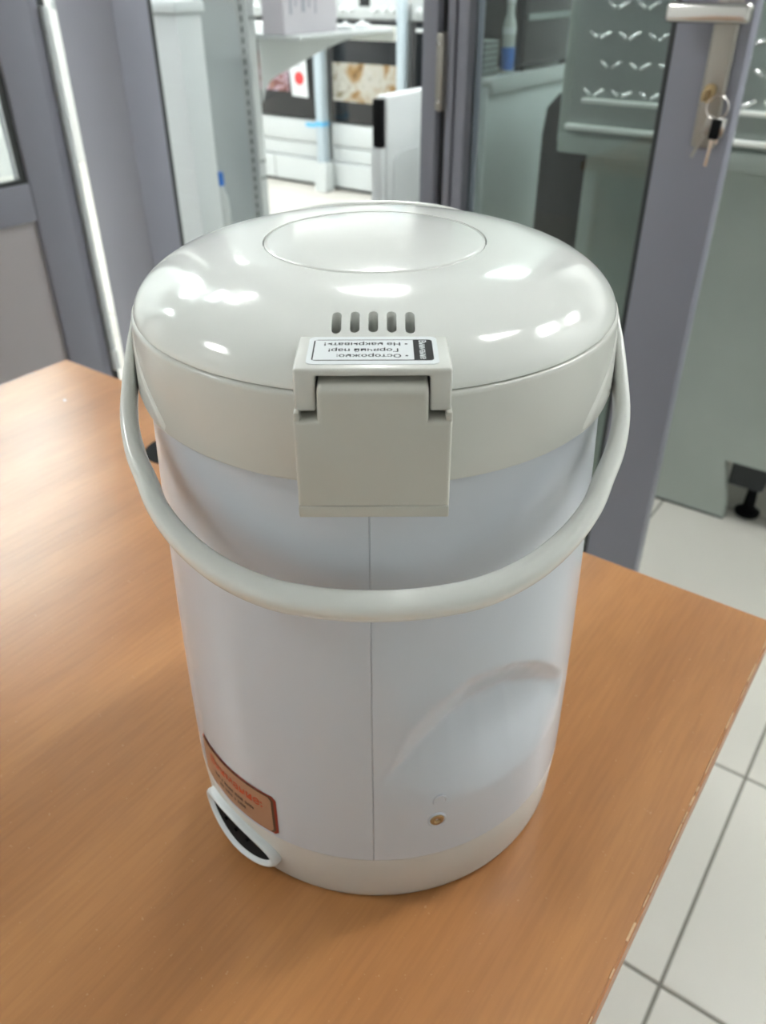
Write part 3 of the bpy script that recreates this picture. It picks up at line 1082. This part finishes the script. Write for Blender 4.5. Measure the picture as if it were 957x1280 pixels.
# ------------------------------------------------------------------ white appliance beside door post
wa = thing('panel_heater', 'white panel appliance with black corner, left of the door post', 'heater', (-1.20, 1.95, 0))
box('housing', (-0.034, -0.262, 0.03), (0.0, -0.06, 0.875), 'white_app', wa, 0.008, 3)
box('control_strip', (-0.030, -0.280, 0.765), (-0.004, -0.2625, 0.868), 'black', wa, 0.003, 2)
box('edge_cover', (-0.036, -0.280, 0.03), (-0.004, -0.2625, 0.764), 'white_app', wa, 0.004, 2)
prism('front_inset', [(-0.16 + u, 0.42 + v) for u, v in round_rect(0.15, 0.66, 0.03)], 'x', 0.0003, 0.003, 'white_app', wa)
for yy in (-0.23, -0.10):
    box('foot', (-0.12, yy - 0.02, 0.0), (0.07, yy + 0.02, 0.0295), 'black', wa, 0.004, 1)

# ------------------------------------------------------------------ white chest and gondola shelving seen through the doorway
wb = thing('white_freezer', 'white chest appliance with ribbed side seen just right of the pillar', 'freezer', (-2.05, 1.73, 0))
box('housing', (-0.35, -0.03, 0.06), (0.162, 0.06, 1.02), 'freezer', wb, 0.006, 2)
box('lid', (-0.36, -0.04, 1.021), (0.172, 0.066, 1.05), 'grey_white', wb, 0.006, 2)
for i in range(12):
    box('rib', (-0.34, -0.0315, 0.12 + i * 0.073), (0.155, -0.0303, 0.122 + i * 0.073), 'grey_white', wb)
for xx in (-0.3, 0.12):
    for yy in (-0.008, 0.038):
        box('foot', (xx - 0.02, yy - 0.02, 0.0), (xx + 0.02, yy + 0.02, 0.0595), 'black', wb)

gd = thing('gondola_shelving', 'white perforated gondola shelving with tapered bracket and shelf', 'shelving', (-1.92, 2.0, 0))
box('upright', (-0.045, 0.0, 0.0), (0.0, 0.034, 2.0), 'white_steel', gd, 0.003, 1)
slot_me = None
for i in range(28):
    z = 0.42 + i * 0.0275
    if slot_me is None:
        o = box('slot', (-0.0275, -0.0012, -0.008), (-0.0215, 0.0012, 0.008), 'dark_slot', gd)
        slot_me = o.data
    else:
        o = bpy.data.objects.new('slot', slot_me)
        COL.objects.link(o)
        o.parent = gd
    o.location = (0, 0, z)
for z in (0.56, 0.61, 1.0):
    for yy in (0.010, 0.024):
        o = box('bolt_hole', (-0.0005, yy - 0.003, z - 0.005), (0.0006, yy + 0.003, z + 0.005), 'dark_slot', gd)
box('back_panel', (-0.75, 0.012, 0.10), (-0.0455, 0.03, 2.0), 'grey_white', gd)
box('foot', (-0.045, 0.051, 0.0), (0.0, 0.55, 0.08), 'white_steel', gd, 0.003, 1)


def bracket(pts, x0, x1, nm='bracket'):
    prism(nm, pts, 'x', x0, x1, 'white_steel', gd)


# bracket towards the cookers: straight top, curved root, tapering tip
bp_ = [(0.05, 0.955), (0.515, 0.932), (0.515, 0.925)]
for i in range(9):
    q = i / 8
    bp_.append((0.50 - 0.34 * q, 0.922 - 0.072 * q ** 1.25))
bp_ += [(0.12, 0.842), (0.09, 0.83), (0.065, 0.81), (0.05, 0.775)]
bracket(bp_, -0.012, -0.009)
box('shelf_board', (-0.75, 0.05, 0.945), (0.155, 0.515, 0.957), 'white_steel', gd, 0.002, 1)
box('price_rail', (-0.75, 0.5152, 0.918), (0.160, 0.530, 0.962), 'bright_edge', gd, 0.004, 2)
# bracket on the near side, higher up, with a curved underside
bq = [(-0.005, 1.16), (-0.17, 1.15), (-0.17, 1.13)]
for i in range(9):
    q = PI / 2 * i / 8
    bq.append((-0.16 + 0.155 * math.sin(q), 0.97 + 0.14 * math.cos(q)))
bracket(bq, -0.035, -0.032)
box('shelf_board', (-0.75, -0.17, 1.155), (-0.02, -0.001, 1.168), 'white_steel', gd, 0.002, 1)

cb = thing('printed_carton', 'pale lilac printed carton standing on the gondola shelf', 'carton', (-1.86, 2.0, 0.957))
box('carton_body', (-0.055, 0.056, 0.0005), (0.03, 0.305, 0.24), 'carton', cb, 0.0015, 1)
for i, (yy, w_, z0) in enumerate(((0.085, 0.010, 0.05), (0.11, 0.006, 0.07), (0.14, 0.014, 0.055), (0.17, 0.008, 0.065), (0.2, 0.006, 0.05))):
    box('printed_stripe', (0.0300, yy, z0), (0.0306, yy + w_, 0.22), 'print', cb)
box('printed_panel', (0.0300, 0.262, 0.105), (0.0306, 0.285, 0.2), 'ink', cb)
for k, (yy, nm) in enumerate(((0.36, 'left'), (0.45, 'right'))):
    t = thing('pot_lid', ('small white round lid beside the carton' if k == 0 else 'small white round lid nearer the shelf edge'), 'lid', (-1.84, 2.0 + yy, 0.957), 0, 'small lids on the gondola shelf')
    bm = bmesh.new()
    lathe(bm, [(0.026, 0.0), (0.028, 0.002), (0.026, 0.012), (0.012, 0.018), (0.0, 0.019)], 24)
    mesh_obj('cap', bm, 'white_app', t, smooth=True)
    bm = bmesh.new()
    lathe(bm, [(0.005, 0.017), (0.007, 0.023), (0.0, 0.026)], 14, caps=False)
    mesh_obj('knob', bm, 'white_app', t, smooth=True)

bl = thing('blue_bottle', 'white bottle with blue cap between freezer and gondola upright', 'bottle', (-1.99, 1.93, 0.0))
bl.location = (-2.005, 1.9, 0.0)
bm = bmesh.new()
lathe(bm, [(0.022, 0.0), (0.025, 0.01), (0.025, 0.46), (0.022, 0.51), (0.014, 0.53), (0.014, 0.56)], 28)
mesh_obj('bottle_body', bm, 'white_steel', bl, smooth=True)
bm = bmesh.new()
lathe(bm, [(0.015, 0.547), (0.016, 0.55), (0.015, 0.585), (0.0, 0.587)], 20)
mesh_obj('bottle_cap', bm, 'blue', bl, smooth=True)

# ------------------------------------------------------------------ row of cookers on a plinth
pln = thing('display_plinth', 'long white metal plinth under the row of cookers', 'plinth', (-3.2, 4.05, 0))
box('plinth_body', (-1.6, 0.0, 0.02), (1.6, 0.62, 0.155), 'white_steel', pln, 0.004, 1)
box('toe_gap', (-1.6, 0.03, 0.0), (1.6, 0.6, 0.0195), 'dark_slot', pln)
for xx in (-0.55, 0.36):
    box('joint', (xx, -0.001, 0.022), (xx + 0.004, 0.001, 0.153), 'dark_slot', pln)


def cooker(x, label, pic):
    t = thing('cooker', label, 'cooker', (x, 4.07, 0.1555), 0, 'white cookers on the plinth')
    w = 0.262
    box('cabinet', (-w, 0.02, 0.0), (w, 0.56, 0.80), 'cooker', t, 0.004, 1)
    dr = box('drawer', (-w, 0.0, 0.005), (w, 0.0198, 0.085), 'cooker', t, 0.004, 1)
    box('drawer', (-w, -0.004, 0.09), (w, 0.0198, 0.215), 'cooker', t, 0.006, 2)
    dd = box('oven_door', (-w, -0.012, 0.222), (w, 0.0198, 0.735), 'black_glass', t, 0.004, 2)
    tube('door_handle', [(-0.2, -0.05, 0.70), (0.2, -0.05, 0.70)], 0.009, 'cooker', dd, 10)
    for s in (-1, 1):
        tube('handle_post', [(s * 0.18, -0.012, 0.70), (s * 0.18, -0.048, 0.70)], 0.006, 'cooker', dd, 8)
    cp = box('control_panel', (-w, -0.014, 0.742), (w, 0.0198, 0.845), 'cooker', t, 0.006, 2)
    for k in (-0.21, -0.15, -0.09, 0.07, 0.13, 0.19):
        bm = bmesh.new()
        lathe(bm, [(0.018, 0.0), (0.018, 0.006), (0.012, 0.008), (0.011, 0.022), (0.0, 0.024)], 16)
        o = mesh_obj('knob', bm, 'rim', cp, smooth=True)
        o.matrix_local = Matrix.Translation((k, -0.014, 0.785)) @ Matrix.Rotation(PI / 2, 4, 'X')
    box('display', (-0.035, -0.0155, 0.80), (0.035, -0.0142, 0.842), 'black_glass', cp)
    box('hob', (-w, -0.014, 0.8455), (w, 0.56, 0.865), 'cooker', t, 0.004, 2)
    if pic == 'a':
        s_ = box('picture_sticker', (-0.25, -0.0135, 0.36), (0.0, -0.0122, 0.555), 'food_a', dd)
        s_['label'] = 'printed cake picture'
        s2 = prism('brand_card', [(-0.01, 0.545), (0.142, 0.54), (0.147, 0.335), (0.025, 0.34), (0.015, 0.45)], 'y', -0.0150, -0.0137, 'label_white', dd)
        bm = bmesh.new()
        lathe(bm, [(0.036, 0.0), (0.036, 0.0008), (0.0, 0.0009)], 28)
        o = mesh_obj('red_disc', bm, 'red', dd)
        o.matrix_local = Matrix.Translation((0.085, -0.0150, 0.435)) @ Matrix.Rotation(PI / 2, 4, 'X')
        box('card_print', (0.063, -0.0156, 0.495), (0.108, -0.0151, 0.502), 'print', dd)
    elif pic == 'b':
        s_ = box('picture_sticker', (-0.235, -0.0135, 0.335), (0.235, -0.0122, 0.53), 'food_b', dd)
        s_['label'] = 'printed pastry picture'
    return t


cooker(-3.60, 'white cooker with cake picture and red disc card on oven door', 'a')
cooker(-3.03, 'white cooker with pastry picture on its black oven door', 'b')
cooker(-2.47, 'white cooker with plain black oven door beside the door post', 'c')

sp1 = thing('steel_post', 'pale blue-grey post with blue tape in front of cookers', 'post', (-3.302, 3.99, 0.0))
box('tube', (-0.026, -0.026, 0.165), (0.026, 0.026, 2.0), 'blue_grey', sp1, 0.005, 2)
box('base_plate', (-0.045, -0.04, 0.0), (0.045, 0.04, 0.164), 'white_steel', sp1, 0.004, 1)
box('blue_tape', (-0.0275, -0.0275, 0.36), (0.0275, 0.0275, 0.385), 'cyan', sp1)
box('tape_tail', (-0.10, -0.029, 0.353), (-0.0276, -0.025, 0.376), 'cyan', sp1)
sp2 = thing('steel_post', 'thin blue-grey post between second and third cooker', 'post', (-2.742, 3.99, 0.0))
box('tube', (-0.022, -0.02, 0.06), (0.022, 0.02, 2.0), 'blue_grey', sp2, 0.004, 2)
box('base_plate', (-0.04, -0.03, 0.0), (0.04, 0.03, 0.0595), 'white_steel', sp2, 0.003, 1)

# small pale specks and chips on the desk
fleck(-0.008 - 0.16, 0.395, 0.0016, 0.4)
fleck(-0.74, 0.44, 0.0014, 1.0)
